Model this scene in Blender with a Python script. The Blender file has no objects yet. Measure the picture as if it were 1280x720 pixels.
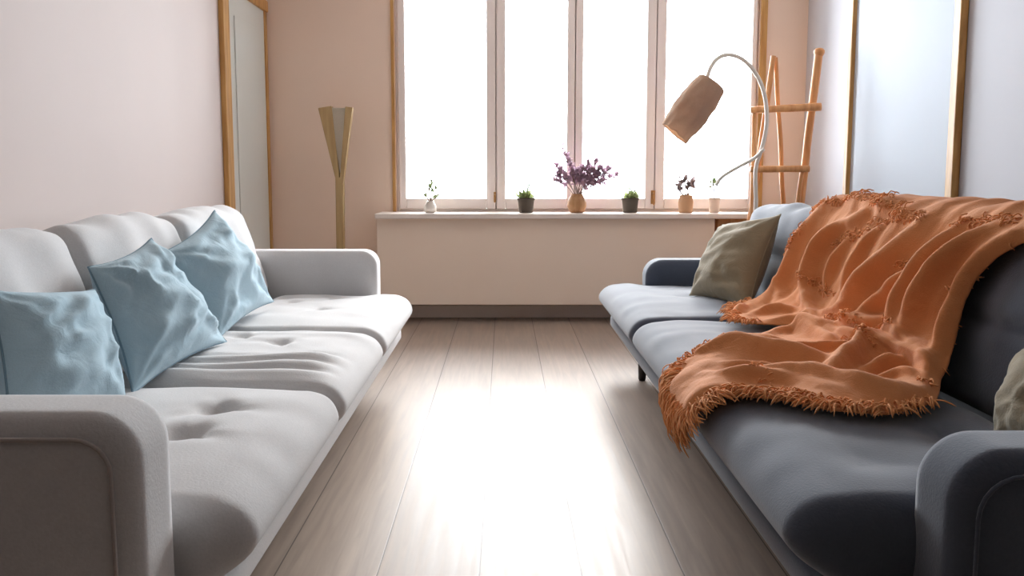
import bpy, math, random
from mathutils import Vector, noise
random.seed(7)
C = bpy.context.scene.collection
SC = bpy.context.scene

# ------------------------------------------------------------------ camera
PITCH = math.atan(0.1)
H = 0.95
F = 1000.0
VX, PY0 = 630.0, 320.0
cam_d = bpy.data.cameras.new('camera'); cam = bpy.data.objects.new('camera', cam_d); C.objects.link(cam)
cam.location = (0, 0, H); cam.rotation_euler = (math.pi/2 - PITCH, 0, 0)
cam_d.sensor_width = 36; cam_d.lens = 36*F/1280
cam_d.shift_x = (640-VX)/1280; cam_d.shift_y = -(360-PY0)/1280
cam_d.clip_start = 0.05
SC.camera = cam
UP = Vector((0, math.sin(PITCH), math.cos(PITCH))); FW = Vector((0, math.cos(PITCH), -math.sin(PITCH)))
def ray(px, py):
    return Vector((1, 0, 0))*((px-VX)/F) + UP*(-(py-PY0)/F) + FW
def at(px, py, Y):
    d = ray(px, py); return Vector((0, 0, H)) + d*(Y/d.y)

# ------------------------------------------------------------------ materials
def lin(c):
    return tuple(((v/255)/12.92 if v/255 <= .04045 else ((v/255+.055)/1.055)**2.4) for v in c) + (1,)
def base_mat(name, rgb, rough=.6, metal=0.0, sheen=0.0, spec=None):
    m = bpy.data.materials.new(name); m.use_nodes = True
    b = m.node_tree.nodes['Principled BSDF']
    b.inputs['Base Color'].default_value = lin(rgb); b.inputs['Roughness'].default_value = rough
    b.inputs['Metallic'].default_value = metal
    if sheen: b.inputs['Sheen Weight'].default_value = sheen; b.inputs['Sheen Roughness'].default_value = .5
    if spec is not None: b.inputs['Specular IOR Level'].default_value = spec
    return m
def nodes(m): return m.node_tree.nodes, m.node_tree.links, m.node_tree.nodes['Principled BSDF']
def fabric(name, rgb, scale=220, bump=.25, var=.10, sheen=.25, rough=.9, big=6, wrink=0.0):
    m = base_mat(name, rgb, rough, sheen=sheen, spec=.25); n, l, b = nodes(m)
    tc = n.new('ShaderNodeTexCoord')
    t1 = n.new('ShaderNodeTexNoise'); t1.inputs['Scale'].default_value = scale; t1.inputs['Detail'].default_value = 3
    t2 = n.new('ShaderNodeTexNoise'); t2.inputs['Scale'].default_value = big; t2.inputs['Detail'].default_value = 4
    l.new(tc.outputs['Object'], t1.inputs['Vector']); l.new(tc.outputs['Object'], t2.inputs['Vector'])
    mx = n.new('ShaderNodeMix'); mx.data_type = 'RGBA'; c = lin(rgb)
    mx.inputs[6].default_value = tuple(v*(1-var) for v in c[:3])+(1,); mx.inputs[7].default_value = tuple(min(1, v*(1+var)) for v in c[:3])+(1,)
    ad = n.new('ShaderNodeMath'); ad.operation = 'ADD'; l.new(t1.outputs[0], ad.inputs[0]); l.new(t2.outputs[0], ad.inputs[1])
    sb = n.new('ShaderNodeMath'); sb.operation = 'SUBTRACT'; sb.inputs[1].default_value = .5; sb.use_clamp = True
    l.new(ad.outputs[0], sb.inputs[0]); l.new(sb.outputs[0], mx.inputs[0]); l.new(mx.outputs[2], b.inputs['Base Color'])
    bp = n.new('ShaderNodeBump'); bp.inputs['Strength'].default_value = bump; bp.inputs['Distance'].default_value = .002
    l.new(t1.outputs[0], bp.inputs['Height'])
    if wrink:
        t3 = n.new('ShaderNodeTexNoise'); t3.inputs['Scale'].default_value = 14; t3.inputs['Detail'].default_value = 3; t3.inputs['Distortion'].default_value = 1.2
        l.new(tc.outputs['Object'], t3.inputs['Vector'])
        b2 = n.new('ShaderNodeBump'); b2.inputs['Strength'].default_value = wrink; b2.inputs['Distance'].default_value = .02
        l.new(t3.outputs[0], b2.inputs['Height']); l.new(bp.outputs[0], b2.inputs['Normal']); l.new(b2.outputs[0], b.inputs['Normal'])
    else: l.new(bp.outputs[0], b.inputs['Normal'])
    return m
def plaster(name, rgb, var=.03):
    m = base_mat(name, rgb, .75, spec=.3); n, l, b = nodes(m)
    tc = n.new('ShaderNodeTexCoord'); t = n.new('ShaderNodeTexNoise'); t.inputs['Scale'].default_value = 3; t.inputs['Detail'].default_value = 5
    l.new(tc.outputs['Object'], t.inputs['Vector'])
    mx = n.new('ShaderNodeMix'); mx.data_type = 'RGBA'; c = lin(rgb)
    mx.inputs[6].default_value = tuple(v*(1-var) for v in c[:3])+(1,); mx.inputs[7].default_value = tuple(min(1, v*(1+var)) for v in c[:3])+(1,)
    l.new(t.outputs[0], mx.inputs[0]); l.new(mx.outputs[2], b.inputs['Base Color'])
    t2 = n.new('ShaderNodeTexNoise'); t2.inputs['Scale'].default_value = 180
    l.new(tc.outputs['Object'], t2.inputs['Vector'])
    bp = n.new('ShaderNodeBump'); bp.inputs['Strength'].default_value = .05; l.new(t2.outputs[0], bp.inputs['Height']); l.new(bp.outputs[0], b.inputs['Normal'])
    return m
def wood(name, rgb, dark, rough=.5, axis=2, scale=9):
    m = base_mat(name, rgb, rough); n, l, b = nodes(m)
    tc = n.new('ShaderNodeTexCoord'); mp = n.new('ShaderNodeMapping'); s = [scale*3]*3; s[axis] = scale*.3; mp.inputs['Scale'].default_value = s
    l.new(tc.outputs['Object'], mp.inputs['Vector'])
    t = n.new('ShaderNodeTexNoise'); t.inputs['Scale'].default_value = 1.5; t.inputs['Detail'].default_value = 6; l.new(mp.outputs[0], t.inputs['Vector'])
    mx = n.new('ShaderNodeMix'); mx.data_type = 'RGBA'; mx.inputs[6].default_value = lin(dark); mx.inputs[7].default_value = lin(rgb)
    cr = n.new('ShaderNodeMapRange'); cr.inputs[1].default_value = .35; cr.inputs[2].default_value = .65
    l.new(t.outputs[0], cr.inputs[0]); l.new(cr.outputs[0], mx.inputs[0]); l.new(mx.outputs[2], b.inputs['Base Color'])
    return m

M = {}
M['wall_pink'] = plaster('wall_pink', (202, 188, 182))
M['wall_back'] = plaster('wall_back', (238, 214, 196))
M['wall_grey'] = plaster('wall_grey', (194, 192, 196))
M['ceiling'] = plaster('ceiling', (226, 214, 204))
M['rear'] = plaster('rear', (66, 50, 38))
M['white'] = base_mat('white_paint', (232, 226, 222), .4)
M['frame_white'] = base_mat('frame_white', (240, 228, 222), .35)
M['sillm'] = base_mat('sill_paint', (232, 222, 214), .35)
M['cover'] = plaster('cover_paint', (244, 226, 208))
M['skirt'] = base_mat('skirting_paint', (222, 204, 190), .5)
M['gold'] = wood('golden_oak', (206, 158, 92), (176, 126, 66), .45)
M['pine'] = wood('pine', (216, 158, 104), (192, 130, 78), .5)
M['lampwood'] = wood('lamp_wood', (186, 158, 112), (168, 138, 92), .6)
M['board'] = base_mat('white_board', (186, 191, 199), .6, spec=.2)
M['doorleaf'] = plaster('door_leaf', (214, 214, 208))
M['lsofa'] = fabric('light_grey_fabric', (201, 200, 200), sheen=.3)
M['rsofa'] = fabric('slate_fabric', (76, 83, 97), sheen=.5, var=.12)
M['lpipe'] = fabric('light_piping', (176, 168, 164), sheen=.1)
M['blue'] = fabric('blue_linen', (164, 191, 204), scale=300, var=.08, wrink=.2)
M['bluepipe'] = fabric('blue_seam', (112, 140, 156), scale=300)
M['olive'] = fabric('olive_linen', (142, 130, 106), scale=300, var=.12, wrink=.25)
M['throw'] = fabric('rust_cotton', (206, 136, 86), scale=380, bump=.5, var=.10, sheen=.12, wrink=.2)
M['fringe'] = fabric('rust_yarn', (222, 154, 100), scale=500, bump=.3, var=.2, sheen=.1)
M['darkwood'] = base_mat('dark_leg', (60, 52, 48), .5)
M['darkpot'] = plaster('dark_pot', (92, 82, 72), .1)
M['tanpot'] = plaster('tan_pot', (190, 150, 116), .08)
M['palepot'] = plaster('pale_pot', (206, 184, 168), .06)
M['basket'] = wood('bowl_wood', (186, 142, 100), (158, 112, 72), .7)
M['soil'] = base_mat('soil', (70, 52, 40), .95)
M['leaf'] = base_mat('leaf_green', (166, 176, 122), .6)
M['leafpale'] = base_mat('leaf_pale', (150, 164, 122), .6)
M['purple'] = base_mat('dried_purple', (196, 168, 182), .8)
M['dusk'] = base_mat('dusky_leaf', (142, 124, 122), .7)
M['bark'] = base_mat('stem_brown', (140, 118, 104), .8)
M['handle'] = base_mat('brass_handle', (178, 132, 84), .35, .6)
M['lampmetal'] = base_mat('lamp_white_metal', (226, 216, 204), .35)
M['glassvase'] = base_mat('vase_glass', (214, 208, 200), .25)
for k in ('leaf', 'leafpale', 'purple'):
    M[k].node_tree.nodes['Principled BSDF'].inputs['Subsurface Weight'].default_value = 0
def translucent(name, rgb, f=.5, wr=0):
    m = fabric(name, rgb, scale=120, bump=.4, var=.12, sheen=0, wrink=wr); n, l, b = nodes(m)
    out = n['Material Output']; tr = n.new('ShaderNodeBsdfTranslucent'); tr.inputs[0].default_value = lin(rgb)
    ms = n.new('ShaderNodeMixShader'); ms.inputs[0].default_value = f
    l.new(b.outputs[0], ms.inputs[1]); l.new(tr.outputs[0], ms.inputs[2]); l.new(ms.outputs[0], out.inputs[0]); return m
M['paper'] = translucent('lamp_paper', (205, 176, 152), .45, .3)
M['shade'] = translucent('white_shade', (214, 206, 190), .4)
def thinleaf(m, f=.45):
    n, l, b = nodes(m); tr = n.new('ShaderNodeBsdfTranslucent'); tr.inputs[0].default_value = b.inputs['Base Color'].default_value
    ms = n.new('ShaderNodeMixShader'); ms.inputs[0].default_value = f; l.new(b.outputs[0], ms.inputs[1]); l.new(tr.outputs[0], ms.inputs[2]); l.new(ms.outputs[0], n['Material Output'].inputs[0])
for k in ('leaf', 'purple', 'dusk'): thinleaf(M[k], .30)
# glass pane: clear with a reflective surface
g = bpy.data.materials.new('pane_glass'); g.use_nodes = True; n, l = g.node_tree.nodes, g.node_tree.links
n.remove(n['Principled BSDF']); tr = n.new('ShaderNodeBsdfTransparent'); gl = n.new('ShaderNodeBsdfGlossy'); gl.inputs['Roughness'].default_value = .02
fr = n.new('ShaderNodeFresnel'); fr.inputs[0].default_value = 1.3; ms = n.new('ShaderNodeMixShader')
l.new(fr.outputs[0], ms.inputs[0]); l.new(tr.outputs[0], ms.inputs[1]); l.new(gl.outputs[0], ms.inputs[2]); l.new(ms.outputs[0], n['Material Output'].inputs[0])
M['glass'] = g
# floor: long planks running towards the window
def floor_mat():
    m = base_mat('plank_floor', (140, 124, 114), .32, spec=.38); n, l, b = nodes(m)
    tc = n.new('ShaderNodeTexCoord'); mp = n.new('ShaderNodeMapping'); mp.inputs['Rotation'].default_value = (0, 0, math.pi/2)
    l.new(tc.outputs['Object'], mp.inputs['Vector'])
    br = n.new('ShaderNodeTexBrick'); br.inputs['Scale'].default_value = 1; br.inputs['Brick Width'].default_value = 30; br.inputs['Row Height'].default_value = .245
    br.inputs['Mortar Size'].default_value = .002; br.inputs['Mortar Smooth'].default_value = .3; br.offset = 0
    br.inputs['Color1'].default_value = lin((174, 157, 143)); br.inputs['Color2'].default_value = lin((163, 147, 134)); br.inputs['Mortar'].default_value = lin((104, 92, 84))
    mp.inputs['Location'].default_value = (0.35, 0.059+.0, 0)
    l.new(mp.outputs[0], br.inputs['Vector'])
    mp2 = n.new('ShaderNodeMapping'); mp2.inputs['Scale'].default_value = (26, 1.6, 1); l.new(tc.outputs['Object'], mp2.inputs['Vector'])
    t = n.new('ShaderNodeTexNoise'); t.inputs['Scale'].default_value = 1.6; t.inputs['Detail'].default_value = 7; t.inputs['Distortion'].default_value = .8; l.new(mp2.outputs[0], t.inputs['Vector'])
    mx = n.new('ShaderNodeMix'); mx.data_type = 'RGBA'; mx.blend_type = 'MULTIPLY'; mx.inputs[0].default_value = 1
    rp = n.new('ShaderNodeMapRange'); rp.inputs[1].default_value = .3; rp.inputs[2].default_value = .7; rp.inputs[3].default_value = .82; rp.inputs[4].default_value = 1.1
    l.new(t.outputs[0], rp.inputs[0]); l.new(br.outputs['Color'], mx.inputs[6]); l.new(rp.outputs[0], mx.inputs[7]); l.new(mx.outputs[2], b.inputs['Base Color'])
    rr = n.new('ShaderNodeMapRange'); rr.inputs[1].default_value = .3; rr.inputs[2].default_value = .7; rr.inputs[3].default_value = .40; rr.inputs[4].default_value = .50
    l.new(t.outputs[0], rr.inputs[0]); l.new(rr.outputs[0], b.inputs['Roughness'])
    bp = n.new('ShaderNodeBump'); bp.inputs['Strength'].default_value = .25; bp.inputs['Distance'].default_value = .003; bp.invert = True
    l.new(br.outputs['Fac'], bp.inputs['Height']); l.new(bp.outputs[0], b.inputs['Normal'])
    return m
M['floor'] = floor_mat()

# ------------------------------------------------------------------ mesh helpers
def mk(name, verts, faces, mat, parent=None, smooth=True):
    me = bpy.data.meshes.new(name); me.from_pydata([tuple(v) for v in verts], [], faces); me.update()
    import bmesh as _b
    bm = _b.new(); bm.from_mesh(me); _b.ops.recalc_face_normals(bm, faces=bm.faces); bm.to_mesh(me); bm.free()
    if smooth:
        for p in me.polygons: p.use_smooth = True
    me.materials.append(M[mat] if isinstance(mat, str) else mat)
    o = bpy.data.objects.new(name, me); C.objects.link(o)
    if parent is not None:
        o.parent = parent; o.matrix_parent_inverse = parent.matrix_basis.inverted()
    return o
def empty(name, loc, label, cat, group=None, kind=None):
    o = bpy.data.objects.new(name, None); C.objects.link(o); o.location = loc; o.empty_display_size = .05
    tag(o, label, cat, group, kind); return o
def tag(o, label=None, cat=None, group=None, kind=None):
    if label: o['label'] = label
    if cat: o['category'] = cat
    if group: o['group'] = group
    if kind: o['kind'] = kind
    return o
class MB:
    def __init__(s): s.v = []; s.f = []
    def add(s, v, f):
        k = len(s.v); s.v += [Vector(p) for p in v]; s.f += [tuple(i+k for i in q) for q in f]; return s
    def box(s, a, b):
        x0, y0, z0 = a; x1, y1, z1 = b
        return s.add([(x0,y0,z0),(x1,y0,z0),(x1,y1,z0),(x0,y1,z0),(x0,y0,z1),(x1,y0,z1),(x1,y1,z1),(x0,y1,z1)],
                     [(0,3,2,1),(4,5,6,7),(0,1,5,4),(1,2,6,5),(2,3,7,6),(3,0,4,7)])
    def tube(s, pts, r, n=8, cap=True, flat=1.0):
        pts = [Vector(p) for p in pts]; k = len(pts); rs = r if isinstance(r, (list, tuple)) else [r]*k
        V = []; prev = None
        for i, p in enumerate(pts):
            d = (pts[min(i+1, k-1)] - pts[max(i-1, 0)]).normalized()
            a = prev if prev is not None else (Vector((0, 0, 1)) if abs(d.z) < .9 else Vector((1, 0, 0)))
            u = (a - d*a.dot(d)).normalized(); w = d.cross(u); prev = u
            for j in range(n):
                t = 2*math.pi*j/n; V.append(p + (u*math.cos(t) + w*math.sin(t)*flat)*rs[i])
        Fc = [(i*n+j, i*n+(j+1) % n, (i+1)*n+(j+1) % n, (i+1)*n+j) for i in range(k-1) for j in range(n)]
        if cap: Fc += [tuple(range(n))[::-1], tuple((k-1)*n+j for j in range(n))]
        return s.add(V, Fc)
    def lathe(s, c, prof, n=28):
        V = []; c = Vector(c)
        for (r, z) in prof:
            for j in range(n):
                t = 2*math.pi*j/n; V.append(c + Vector((r*math.cos(t), r*math.sin(t), z)))
        k = len(prof); Fc = [(i*n+j, i*n+(j+1) % n, (i+1)*n+(j+1) % n, (i+1)*n+j) for i in range(k-1) for j in range(n)]
        Fc += [tuple(range(n))[::-1], tuple((k-1)*n+j for j in range(n))]
        return s.add(V, Fc)
    def build(s, name, mat, parent=None, smooth=True): return mk(name, s.v, s.f, mat, parent, smooth)
def bevel(o, w=.004, seg=2):
    b = o.modifiers.new('bevel', 'BEVEL'); b.width = w; b.segments = seg; b.limit_method = 'ANGLE'; b.harden_normals = False
    return o
def rbox(lo, hi, r, step=.02, fn=None):
    """rounded box as an even grid; fn deforms each point"""
    lo = Vector(lo); hi = Vector(hi); r = Vector((r, r, r)) if not hasattr(r, '__len__') else Vector(r)
    n = [max(4, int(round((hi[i]-lo[i])/step))) for i in range(3)]
    idx = {}; V = []; Fc = []
    def vid(i, j, k):
        key = (i, j, k)
        if key not in idx:
            p = Vector([lo[a] + (hi[a]-lo[a])*q/n[a] for a, q in enumerate(key)])
            q = Vector([min(max(p[a], lo[a]+r[a]), hi[a]-r[a]) for a in range(3)])
            # push onto the rounded shell
            d = Vector([(p[a]-q[a])/r[a] for a in range(3)])
            if d.length > 1e-9:
                m = max(abs(c) for c in d); d = d.normalized()*m
                # spread evenly in angle
                p = Vector([q[a] + d[a]*r[a] for a in range(3)])
            idx[key] = len(V); V.append(fn(p.copy()) if fn else p)
        return idx[key]
    for a in range(3):
        b, c = (a+1) % 3, (a+2) % 3
        for side in (0, n[a]):
            for j in range(n[b]):
                for k in range(n[c]):
                    q = []
                    for (jj, kk) in ((j, k), (j+1, k), (j+1, k+1), (j, k+1)):
                        key = [0, 0, 0]; key[a] = side; key[b] = jj; key[c] = kk; q.append(vid(*key))
                    Fc.append(tuple(q if side else q[::-1]))
    return V, Fc
def ss(a, b, x):
    t = min(1, max(0, (x-a)/(b-a))); return t*t*(3-2*t)
def nz(p, s, seed=0): return noise.noise(Vector((p[0]*s+seed*7.3, p[1]*s-seed*3.1, p[2]*s+seed*1.7)))

# ------------------------------------------------------------------ room
YW = 5.34; XL = at(339, 300, YW).x; XR = at(1000, 300, YW).x; ZC = 2.62; YB = -1.1; T = .25
def struct(o): o['kind'] = 'structure'; return o
struct(MB().box((XL-T, YB-T, -.1), (XR+T, YW+T, 0)).build('floor', 'floor', smooth=False))
struct(MB().box((XL-T, YB-T, ZC), (XR+T, YW+T, ZC+.1)).build('ceiling', 'ceiling', smooth=False))
struct(MB().box((XL-T, YB-T, 0), (XL, YW+T, ZC)).build('wall_left', 'wall_pink', smooth=False))
struct(MB().box((XR, YB-T, 0), (XR+T, YW+T, ZC)).build('wall_right', 'wall_grey', smooth=False))
struct(MB().box((XL, YB-T, 0), (XR, YB, ZC)).build('wall_near', 'rear', smooth=False))
WX0 = at(495, 200, YW).x; WX1 = at(945, 200, YW).x; SZ = .70; WZ1 = 2.45
w = MB(); w.box((XL, YW, 0), (WX0, YW+T, ZC)); w.box((WX1, YW, 0), (XR, YW+T, ZC)); w.box((WX0, YW, 0), (WX1, YW+T, SZ)); w.box((WX0, YW, WZ1), (WX1, YW+T, ZC))
struct(w.build('wall_back', 'wall_back', smooth=False))
bb = bevel(MB().box((XL, YW-.018, 0), (XR, YW, .085)).build('baseboard_back', 'skirt', smooth=False), .005); struct(bb)
bb = bevel(MB().box((XL, -.9, 0), (XL+.018, 4.3, .085)).build('baseboard_left', 'white', smooth=False), .005); struct(bb)
bb = bevel(MB().box((XR-.018, -.9, 0), (XR, 3.3, .085)).build('baseboard_right', 'white', smooth=False), .005); struct(bb)
# golden strips round the window
x = at(492.5, 200, YW).x; struct(MB().box((x-.010, YW-.015, SZ+.01), (x+.010, YW, WZ1)).build('trim_1', 'gold', smooth=False))
x = at(949, 200, YW).x; struct(MB().box((x-.02, YW-.02, SZ+.01), (x+.02, YW, WZ1)).build('trim_2', 'gold', smooth=False))

# window
YF = YW+.03
win = empty('window_1', (0, YF, SZ), None, None, kind='structure')
zb = at(500, 261, YF).z; zp = at(500, 248, YF).z; ztop = 2.40
def X(px): return at(px, 200, YF).x
fx0, fx1 = WX0, WX1
f = MB(); f.box((fx0, YF, SZ), (X(499), YF+.09, WZ1)); f.box((X(941), YF, SZ), (fx1, YF+.09, WZ1))
f.box((X(499), YF+.001, SZ), (X(941), YF+.09, zb)); f.box((X(499), YF+.001, ztop), (X(941), YF+.09, WZ1))
for px in (620, 718, 818): f.box((X(px)-.03, YF+.051, SZ), (X(px)+.03, YF+.089, WZ1))
bevel(f.build('window_frame', 'frame_white', win, False), .006)
edges = [(499, 508, 608, 619.5), (620.5, 632, 708, 717.5), (718.5, 728, 806, 817.5), (818.5, 830, 935, 941)]
for i, (a, b, c, d) in enumerate(edges):
    s = MB(); s.box((X(a), YF-.02, zb), (X(b), YF+.05, ztop)); s.box((X(c), YF-.02, zb), (X(d), YF+.05, ztop))
    s.box((X(b), YF-.0199, zb), (X(c), YF+.05, zp)); s.box((X(b), YF-.0199, ztop-.06), (X(c), YF+.05, ztop))
    sash = bevel(s.build('sash', 'frame_white', win, False), .006)
    MB().box((X(b)-.004, YF+.018, zp-.004), (X(c)+.004, YF+.024, ztop-.056)).build('pane', 'glass', sash, False)
# handles
def handle(px, y0, y1, wpx):
    p0 = at(px, y0, YF-.03); p1 = at(px, y1, YF-.03); w_ = wpx/2*YW/F
    h = MB(); h.box((p0.x-w_, YF-.032, p1.z), (p0.x+w_, YF-.0205, p0.z))
    h.tube([(p0.x, YF-.03, p0.z-.02), (p0.x, YF-.055, p0.z-.02), (p0.x, YF-.06, p1.z-.005)], [.007, .007, .006], 8)
    bevel(h.build('handle', 'handle', win, True), .002)
handle(816.5, 238, 255, 5); handle(618.5, 240, 252, 3)
# sill board, radiator cover
ys0 = 5.06; zs = at(600, 266.5, 5.1).z
sl = bevel(MB().box((at(468, 266, ys0).x, ys0, zs-.035), (at(950, 266, ys0).x, YF, zs)).build('trim_3', 'sillm', smooth=False), .008, 3); struct(sl)
yc = 5.11; cz0 = at(600, 381, yc).z
RCF = MB()
rc = empty('radiator_cover', ((at(680, 380, yc).x), 5.2, cz0), 'wide beige radiator cover panel under the window sill', 'radiator cover')
fpn = bevel(MB().box((at(471, 300, yc).x, yc, cz0), (at(893, 300, yc).x, yc+.02, zs-.036)).build('front_panel', 'cover', rc, False), .003)
for px in (471, 893):
    xx = at(px, 300, yc).x; s_ = .018 if px < 600 else -.018
    bevel(MB().box((min(xx, xx+s_), yc+.0205, cz0), (max(xx, xx+s_), YW-.019, zs-.036)).build('side_panel', 'cover', rc, False), .002)
MB().box((at(500, 300, 5.2).x, 5.2, .16), (at(870, 300, 5.2).x, 5.27, .62)).build('radiator', 'white', rc, False)
for px in (484, 881):
    xx = at(px, 300, yc).x; bevel(MB().box((xx-.015, 5.2, 0), (xx+.015, 5.24, cz0+.2)).build('foot', 'white', rc, False), .002)
# wooden block under the right end of the sill
wb = bevel(MB().box((at(897, 280, 5.2).x, 5.2, at(900, 300, 5.2).z), (at(940, 280, 5.2).x, YW-.001, zs-.036)).build('sill_bracket', 'pine', smooth=False), .003)
tag(wb, 'warm wooden bracket block under the right end of the window sill', 'bracket')

# door on the left wall
yd0 = XL/ ((279-VX)/F) * ray(279, 100).y if False else None
def yonwall(px, xw, py=150):
    d = ray(px, py); return xw/d.x*d.y
dY0 = yonwall(277, XL); dY1 = yonwall(284.5, XL)+.02; dZ = at(326, 9, 5.15).z
dr = empty('door_1', (XL, dY0, 0), None, None, kind='structure')
jamb = MB(); jamb.box((XL, dY0, 0), (XL+.03, dY1-.02, dZ)); jamb.box((XL, YW-.07, 0), (XL+.02, YW-.02, dZ)); jamb.box((XL, dY0, dZ), (XL+.03, YW-.02, dZ+.07))
bevel(jamb.build('door_frame', 'gold', dr, False), .004)
lf = MB(); lf.box((XL, dY1-.02, .01), (XL+.012, YW-.07, dZ))
leaf = lf.build('door_leaf', 'doorleaf', dr, False)
bevel(MB().box((XL+.012, dY1+.10, .2), (XL+.02, YW-.26, dZ-.14)).build('door_panel', 'doorleaf', leaf, False), .004)

# framed white board on the right wall
bY1 = yonwall(1064, XR); bY0 = yonwall(1204, XR)
bd = empty('framed_board', (XR, (bY0+bY1)/2, .10), 'tall white board in a thin golden wooden frame on the right wall', 'framed board')
zt = 2.15; bw = .045
f = MB(); f.box((XR-.035, bY0, .10), (XR-.001, bY0+bw+.01, zt)); f.box((XR-.035, bY1-bw, .10), (XR-.001, bY1, zt)); f.box((XR-.035, bY0+bw, zt-bw), (XR-.001, bY1-bw, zt)); f.box((XR-.035, bY0+bw, .10), (XR-.001, bY1-bw, .10+bw))
bevel(f.build('frame', 'gold', bd, False), .004)
MB().box((XR-.012, bY0+bw, .10+bw), (XR-.002, bY1-bw, zt-bw)).build('board', 'board', bd, False)

# ------------------------------------------------------------------ sofas
def leg(parent, x, y, h=.21, name='leg'):
    return MB().lathe((x, y, 0), [(.014, 0), (.018, .01), (.024, h-.01), (.024, h)], 16).build(name, 'darkwood', parent)
def sofa(name, label, sgn, nose, mat, ybounds, bbounds, arm_near, arm_far, armtop, armr, face0, facet, dims, near_front, far_front, tip, pmat, zt=.43, yext=(0, 0)):
    root = empty(name, (sgn*.9, (ybounds[0]+ybounds[-1])/2, 0), label, 'sofa')
    X_ = lambda a: sgn*(nose+a)                 # a: distance back from the nose
    back_x = 1.50
    y0, y1 = arm_near[0], arm_far[1]
    # base rail box
    def bx(a0, a1, yy0, yy1, z0, z1):
        x0, x1 = sorted((sgn*a0, sgn*a1)); return (x0, yy0, z0), (x1, yy1, z1)
    lo, hi = bx(nose+.062, back_x-.02, y0+.02, y1-.04, .205, .265)
    mk('base', *rbox(lo, hi, .018, .04), mat, root)
    lo, hi = bx(face0+.345, back_x, arm_near[1]-.02, arm_far[0]+.02, .27, .70)
    mk('back_panel', *rbox(lo, hi, .04, .03), mat, root)
    for xx in (nose+(.18 if sgn > 0 else .26), back_x-.12):
        for yy in (y0+.25, y1-.33): leg(root, sgn*xx, yy)
    # seat cushions
    for i in range(3):
        c0, c1 = ybounds[i]+.003, ybounds[i+1]-.003
        e0 = yext[0] if i == 0 else 0; e1 = yext[1] if i == 2 else 0
        def fn(p, i=i, c0=c0, c1=c1, e0=e0, e1=e1):
            a = p.x; y = p.y; z = p.z
            v = (y-c0)/(c1-c0)*2-1
            top = ss(.36, .41, z)
            # nose: belly forwards at mid height, tucked under at the bottom
            fr = 1-ss(.0, .20, a)
            a2 = a + fr*(.062*ss(.36, .255, z) + .006*ss(.41, .43, z))
            z2 = z + top*(.016*(1-v*v)*ss(0, .15, a) - .004*fr)
            # tufted dimples
            for (da, dy, dep, wd) in dims[i]:
                r2 = ((a-da)**2 + (y-dy)**2)
                z2 -= top*dep*math.exp(-r2/wd**2)
                # crease spokes
                ang = math.atan2(y-dy, a-da); r_ = math.sqrt(r2)
                z2 -= top*dep*.28*math.exp(-(r_/.10)**2)*max(0, math.cos(ang*3+dy*5))**3*min(1, r_/.02)
            z2 += top*(.006*nz((a, y*1.6, 0), 5, i+3) + .002*nz((a, y, 0), 11, i))
            if tip and i == 1:   # loose folds lying across the middle seat
                for (yy, am, wv) in ((c0+.07, .016, .028), (c0+.15, .014, .026), (c0+.235, .012, .024), (c1-.12, .008, .03)):
                    cen = yy + .018*math.sin(a*7+yy*9) + .03*ss(.25, .0, a)
                    z2 += top*am*math.exp(-((y-cen)/wv)**2)*ss(.02, .12, a)*(.75+.5*nz((a, yy, 0), 4, 2))
                    z2 -= top*am*.6*math.exp(-((y-cen-wv*1.5)/(wv*.5))**2)*ss(.02, .12, a)
            y2 = y
            if e0: y2 -= e0*ss(.23, .10, a)*ss(.25, -1, v)
            if e1: y2 += e1*ss(.23, .12, a)*ss(-.25, 1, v)
            return Vector((X_(a2), y2, z2))
        Vv, Fc = rbox((0, c0, .262), (face0-nose+.02, c1, zt), (.075, .045, .075), .014, fn)
        mk('seat_cushion', Vv, Fc, mat, root)
    # back cushions
    tl = math.atan(facet); ct, st = math.cos(tl), math.sin(tl)
    for i in range(3):
        c0, c1 = bbounds[i]+.003, bbounds[i+1]-.003
        def fn(p, i=i, c0=c0, c1=c1):
            v = (p.y-c0)/(c1-c0)*2-1; h = p.z; hf = h/.425
            t = p.x
            front = ss(.12, .0, t)
            t2 = t - front*(.030*(1-v*v)*math.sin(math.pi*min(1, max(0, hf))) ) + front*.012*nz((p.y, h, 0), 7, i+9)
            t2 += front*.016*math.exp(-((h-.20)/.02)**2)*(1 if not tip else .3)
            h2 = h + ss(.3, .42, h)*(.022*(1-v*v) - .008) + .006*nz((t, p.y, h), 8, i)*ss(.2, .4, h)
            # slump folds on the crown
            h2 += ss(.36, .42, h)*.008*math.sin(p.y*26+t*18+i*2)*nz((p.y, t, 3), 6, i)*2
            xx = face0 + .015 + (t2*ct + h2*st); zz = .425 + h2*ct - t2*st*.9
            return Vector((sgn*xx, p.y, zz))
        Vv, Fc = rbox((0, c0, -.01), (.20, c1, .425), (.07, .042, .07), .015, fn)
        mk('back_cushion', Vv, Fc, mat, root)
    # arms
    for (a_, fr_, near) in ((arm_near, near_front, True), (arm_far, far_front, False)):
        lo, hi = bx(fr_, back_x, a_[0], a_[1], .20, armtop)
        rr = armr
        arm = mk('armrest', *rbox(lo, hi, (rr, .03, rr), .012), mat, root)
        for side in (((a_[0], -1),) if near else ((a_[1], 1),)):
            yy = side[0] + (-.0005)*side[1]*-1*0 + side[1]*(-.001)
            ins = .032; pts = []
            r2 = max(.03, rr-ins*.6); xa = fr_+ins; za = armtop-ins
            pts.append((sgn*xa, yy, .215))
            for k in range(7):
                t = math.pi/2*k/6
                pts.append((sgn*(xa+r2-r2*math.cos(t)), yy, za-r2+r2*math.sin(t)))
            pts.append((sgn*(back_x-.05), yy, za))
            MB().tube(pts, .0035, 6).build('piping', pmat, arm)
    return root
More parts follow.
